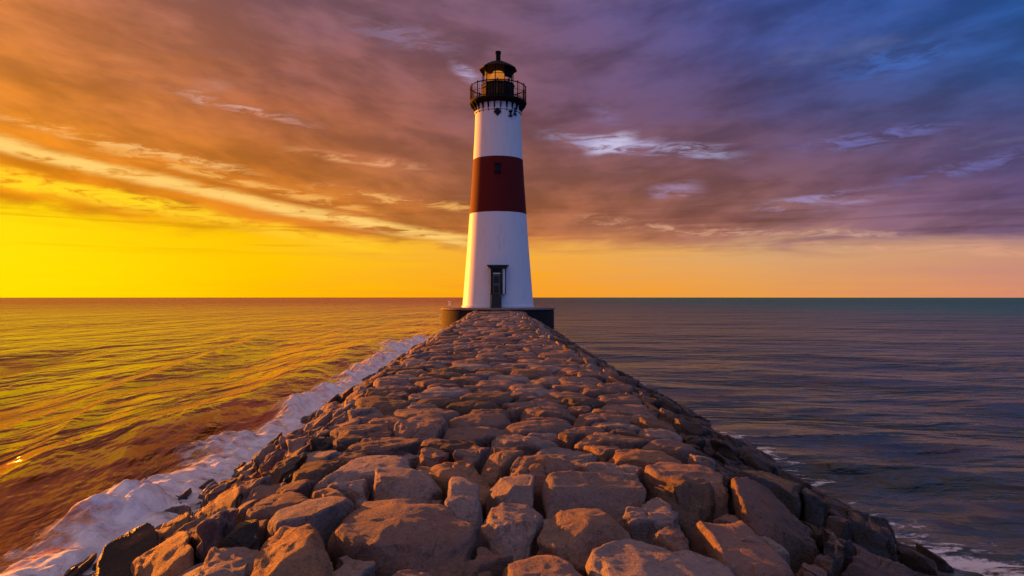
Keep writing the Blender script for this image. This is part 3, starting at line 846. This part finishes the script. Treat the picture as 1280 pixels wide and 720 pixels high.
for x, w, mt in ((-.48, .09, M_green), (.36, .07, M_green)):
    mb = MB(); mb.box((x, -3.36, 4.32 - ZB), (w, .22, 1.12)); mb.box((x, -3.36, 3.24 - ZB), (w + .03, .25, .06)); mb.build('pilaster', mt, bevel=.008)
mb = MB(); mb.box((.56, -3.25, 4.32 - ZB), (.09, .20, 1.10)); mb.build('side_light', M_white, bevel=.01)
mb = MB(); mb.box((.70, -3.22, 4.30 - ZB), (.035, .20, 1.10)); mb.build('pilaster', M_green, bevel=.008)
mb = MB(); mb.box((.06, -3.34, 5.53 - ZB), (.82, .34, .07)); mb.box((.06, -3.34, 5.64 - ZB), (.92, .40, .045)); mb.box((.06, -3.34, 5.43 - ZB), (.72, .28, .04)); mb.build('door_lintel', M_green, bevel=.01)
for k in range(6):
    zt = 3.22 - k * .19; d = -3.3 - k * .24
    mb = MB(); mb.box((-.08, d - .12 + .12, (zt - .095) - ZB), (.40 - .0, .36, .095 if k else .095)); 
    mb.box((-.08, d + .1, (ZB + (zt - .19)) / 2 - ZB), (.38, .24, max(.02, (zt - .19 - ZB) / 2))); mb.build('step', M_step, bevel=.012)
for x in (-.52, .36):
    mb = MB(); mb.tube([(x, -3.45, 4.1 - ZB), (x, -4.65, 3.0 - ZB)], .025, 6); mb.tube([(x, -4.65, 3.0 - ZB), (x, -4.65, 2.08 - ZB)], .025, 6); mb.build('handrail', M_black)

# plinth under the lighthouse
pl = bpy.data.objects.new('plinth', None); COL.objects.link(pl); pl.location = (TX, TY, 2.08)
tag(pl, 'round dark concrete plinth carrying the lighthouse above the sea', 'plinth')
lathe('plinth_wall', [(5.0, -1.5), (5.0, 1.70), (4.96, 1.83), (4.88, 1.88)], M_conc, 96, pl)
lathe('plinth_top', [(5.03, 1.882), (5.08, 1.90), (5.08, 2.02), (5.0, 2.068), (4.9, 2.07)], M_cap, 96, pl)
mb = MB(); mb.tube([(0, 0, 0), (0, 0, .42)], .06, 10); mb.tube([(0, 0, .42), (0, 0, .55)], .09, 10)
bo = mb.build('bollard', M_white, None, True); bo.location = (TX - 4.2, TY - 1.2, 2.07)
tag(bo, 'tiny white post standing on the left rim of the plinth', 'post')

# ------------------------------------------------------------------ world: dusk sky
w = bpy.data.worlds.new('World'); sc.world = w; w.use_nodes = True
nt = w.node_tree; N = NB(nt)
bg = nt.nodes['Background']
D = N.vmath('NORMALIZE', N.n('ShaderNodeTexCoord').outputs['Generated'])
dx, dy, dz = N.sep(D)[:3]
az = N.math('MULTIPLY', N.math('ARCTAN2', dx, dy), 180 / math.pi)
el = N.math('MULTIPLY', N.math('ARCSINE', dz), 180 / math.pi)
SUN_AZ, SUN_EL = -49, 4.2
EXPO = 1.15      # lifts the sun against the sky, which is scaled down to match
# cloud layer coordinates (a flat deck seen from below) and angular coordinates
den = N.math('ADD', N.math('MAXIMUM', dz, 0.0), .045)
CP = N.comb(N.math('DIVIDE', dx, den), N.math('DIVIDE', dy, den), 0.0)
warp = N.noise(CP, .55, 3, .5)
AE = N.comb(N.math('MULTIPLY', az, .06), N.math('MULTIPLY', el, .30), 0.0)
n_big = N.noise(CP, .42, 4, .5, .3)
n_mid = N.noise(CP, 1.3, 5, .55, .2)
n_ae = N.noise(AE, 1.6, 6, .6, .5)
azw = N.math('ADD', az, N.math('MULTIPLY', N.math('SUBTRACT', n_big, .5), 16.0))
elw = N.math('ADD', el, N.math('MULTIPLY', N.math('SUBTRACT', n_ae, .5), 4.5))
f = N.math('DIVIDE', N.math('ADD', azw, 180.0), 360.0)
pos = [0, .25, .3975, .443, .5, .557, .6025, .75, 1.0]
def band(cols, back, lft, rgt):
    c = [back, lft] + cols + [rgt, back]
    return N.ramp(f, [(p, lin(x)) for p, x in zip(pos, c)], 'EASE' if False else 'LINEAR')
CPs = N.comb(N.math('MULTIPLY', N.math('DIVIDE', dx, den), .95), N.math('MULTIPLY', N.math('DIVIDE', dy, den), .26), 4.0)
n_str = N.noise(CPs, 1.9, 5, .55, .3)      # clouds drawn out towards the horizon
lowc = [
 (0.0, band([(255,212,0),(255,188,0),(252,160,20),(234,156,72),(216,140,108)], (82,112,180), (205,140,30), (110,105,140))),
 (3.6, band([(255,216,0),(255,198,0),(246,172,56),(216,166,116),(192,142,128)], (74,120,195), (205,140,40), (75,105,155))),
 (7.0, band([(255,218,0),(252,180,8),(238,176,84),(206,164,134),(166,132,142)], (74,120,195), (205,140,40), (75,105,155))),
]
clr = N.mix(N.rng(el, 0, 3.6, 0, 1, False), lowc[0][1], lowc[1][1])
clr = N.mix(N.rng(el, 3.6, 7.0, 0, 1, False), clr, lowc[2][1])
B = [
 (4.5, band([(246,158,0),(226,134,14),(190,112,58),(156,106,96),(126,94,122)], (74,126,214), (190,120,50), (50,116,195))),
 (8.5, band([(236,140,14),(206,118,36),(158,96,70),(124,84,92),(94,80,128)], (70,126,222), (190,120,70), (46,116,202))),
 (14.5, band([(218,128,50),(178,102,66),(130,84,90),(80,72,116),(52,82,142)], (74,130,230), (185,120,95), (52,124,212))),
 (22.5, band([(190,112,74),(138,94,102),(112,82,108),(58,78,146),(32,86,164)], (95,125,185), (175,120,120), (45,115,195))),
 (50.0, band([(190,146,134),(188,145,136),(182,142,140),(170,140,148),(158,138,156)], (160,142,158), (188,148,136), (152,140,158))),
]
col = B[0][1]
for (e0, _), (e1, c1) in zip(B[:-1], B[1:]):
    col = N.mix(N.rng(elw, e0, e1, 0, 1, False), col, c1)
n_puf = N.noise(N.comb(N.math('MULTIPLY', az, .085), N.math('MULTIPLY', N.math('ADD', el, N.math('MULTIPLY', az, N.rng(az, -20, 20, .14, -.10))), .26), 9.0), 1.7, 5, .55, .15)
mod = N.rng(N.math('ADD', N.math('ADD', N.math('MULTIPLY', n_big, .22), N.math('MULTIPLY', n_puf, .55)), N.math('MULTIPLY', n_str, .23)), .38, .62, .70, 1.22)
col = N.mix(1.0, col, N.comb(mod, mod, mod), 'MULTIPLY')
base_el = N.rng(az, -37, 4, 5.9, 4.1, False)
edge = N.math('ADD', N.math('SUBTRACT', el, base_el), N.math('MULTIPLY', N.math('SUBTRACT', n_ae, .5), 5.0))
col = N.mix(N.rng(edge, -.9, 1.2), clr, col)
# glow of the hidden sun along the left horizon
gl = N.math('MULTIPLY', N.rng(az, -16, -38), N.rng(el, 7, 1))
col = N.mix(N.math('MULTIPLY', gl, .45), col, lin((255, 236, 0)))
# bright torn streaks, each a line in azimuth/elevation
def pxae(px, py):
    x = px - 640; y = 371 - py
    return math.degrees(math.atan2(x, FPX)), math.degrees(math.atan2(y, math.hypot(FPX, x)))
rag = N.noise(AE, 5.5, 6, .68, .7)
def streak(p0, p1, width, c, amt, lo=.42, hi=.60, wob=1.6, feather=6):
    a0, e0 = pxae(*p0); a1, e1 = pxae(*p1)
    k = (e1 - e0) / (a1 - a0)
    line = N.math('ADD', N.math('MULTIPLY', az, k), e0 - a0 * k)
    d = N.math('ABSOLUTE', N.math('ADD', N.math('SUBTRACT', el, line), N.math('MULTIPLY', N.math('SUBTRACT', n_ae, .5), wob)))
    mask = N.rng(d, width, width * .15)
    mask = N.math('MULTIPLY', mask, N.rng(az, a0 - feather * .5, a0 + feather * .5))
    mask = N.math('MULTIPLY', mask, N.rng(az, a1 + feather * .5, a1 - feather * .5))
    mask = N.math('MULTIPLY', mask, N.rng(rag, lo, hi))
    return N.math('MULTIPLY', mask, amt), c
strs = [
 streak((-160, 140), (600, 304), .75, lin((255, 205, 110)), 1.0, .30, .50, 1.2),
 streak((-120, 195), (480, 312), .9, lin((255, 200, 40)), 1.0, .34, .58, 1.5),
 streak((10, 148), (300, 212), .55, lin((250, 190, 115)), .8, .45, .6, 1.2),
 streak((120, 182), (460, 262), .5, lin((250, 180, 90)), .8, .42, .58, 1.0),
 streak((240, 118), (370, 150), .5, lin((220, 170, 160)), .8, .44, .62, 1.6),
 streak((380, 190), (510, 206), .55, lin((235, 165, 115)), .9, .42, .6, 1.2),
 streak((400, 236), (600, 262), .6, lin((240, 175, 95)), .9, .44, .6, 1.4),
 streak((700, 170), (905, 192), .8, lin((176, 172, 215)), .85, .36, .66, 2.4),
 streak((735, 275), (905, 290), .7, lin((215, 165, 130)), .8, .44, .6, 1.6),
 streak((900, 290), (1120, 292), .45, lin((205, 160, 140)), .8, .44, .62, 1.2),
 streak((960, 262), (1060, 246), .6, lin((160, 140, 185)), .8, .44, .6, 1.8),
 streak((1010, 182), (1180, 160), 1.0, lin((112, 112, 180)), .7, .42, .62, 2.2),
 streak((1130, 228), (1290, 188), 1.0, lin((112, 108, 170)), .7, .42, .62, 2.0),
 streak((1000, 306), (1350, 316), .5, lin((225, 165, 135)), .6, .40, .6, 1.0),
 streak((568, 84), (596, 100), 1.0, lin((180, 165, 205)), .8, .30, .60, 1.2, 2),
 streak((738, 184), (790, 172), .9, lin((200, 192, 225)), .9, .32, .60, 1.6, 2),
 streak((815, 240), (870, 236), .9, lin((165, 135, 170)), .8, .34, .62, 2.0, 3),
 streak((740, 138), (775, 150), 1.0, lin((130, 110, 155)), .7, .34, .62, 2.0, 3),
 streak((1030, 258), (1090, 252), .6, lin((165, 140, 180)), .7, .36, .62, 1.6, 3),
 streak((-60, 215), (240, 262), .8, lin((255, 214, 30)), 1.0, .36, .58, 1.6),
 streak((450, 30), (560, 55), 1.3, lin((140, 118, 150)), .6, .40, .6, 2.2),
 streak((1060, 90), (1200, 60), 1.4, lin((66, 104, 182)), .7, .40, .6, 2.2),
]
for mk, c in strs: col = N.mix(mk, col, c)
# free torn openings elsewhere in the deck
op = N.math('MULTIPLY', N.rng(n_mid, .60, .76), N.rng(el, 6, 12))
col = N.mix(N.math('MULTIPLY', op, .22), col, N.mix(.35, col, (.75, .78, 1.0)))
# darker bars low on the horizon strip
bar = N.math('MULTIPLY', N.rng(N.noise(N.comb(N.math('MULTIPLY', az, .03), N.math('MULTIPLY', el, .8), 3.0), 2.2, 5, .55), .50, .62), N.math('MULTIPLY', N.rng(el, 2.5, 5), N.rng(el, 9, 6)))
col = N.mix(N.math('MULTIPLY', bar, .55), col, N.mix(1.0, col, (.72, .60, .62), 'MULTIPLY'))
# below the horizon
col = N.mix(N.rng(el, -.3, -1.2), col, (.03, .035, .045))
# the unseen half of the sky, overhead and behind, is coloured as fill light for stones and tower
boost = N.rng(dy, .55, -.25, 1.0, 1.05)
bo2 = N.math('MULTIPLY', boost, N.rng(N.math('ADD', N.rng(dy, -.1, .55), N.rng(el, 28, 50)), 0, 1, .95, 1.0, False))
col = N.mix(1.0, col, N.comb(bo2, bo2, bo2), 'MULTIPLY')
sky = N.n('ShaderNodeTexSky', sky_type='NISHITA'); sky.sun_disc = False
sky.sun_elevation = R(SUN_EL); sky.sun_rotation = R(SUN_AZ); sky.dust_density = 3
skys = N.mix(1.0, sky.outputs[0], (.003, .002, .0008), 'MULTIPLY')
tot = N.mix(1.0, col, skys, 'ADD')
nt.links.new(tot, bg.inputs[0]); bg.inputs[1].default_value = 1 / 2 ** EXPO

# ------------------------------------------------------------------ sun
sl = bpy.data.lights.new('sun', 'SUN'); sl.energy = 5.0; sl.angle = R(.6); sl.color = (1.0, .27, .018)
so = bpy.data.objects.new('sun', sl); COL.objects.link(so)
from mathutils import Vector
dirv = Vector((math.sin(R(SUN_AZ)) * math.cos(R(SUN_EL)), math.cos(R(SUN_AZ)) * math.cos(R(SUN_EL)), math.sin(R(SUN_EL))))
so.rotation_euler = dirv.to_track_quat('Z', 'Y').to_euler(); so.location = (-40, 40, 30)

sc.view_settings.view_transform = 'Standard'; sc.view_settings.look = 'None'; sc.view_settings.exposure = EXPO; sc.view_settings.gamma = 1
sc.cycles.use_denoising = True
sc.cycles.max_bounces = 6; sc.cycles.transparent_max_bounces = 8; sc.cycles.sample_clamp_indirect = 4
sc.render.engine = 'CYCLES'
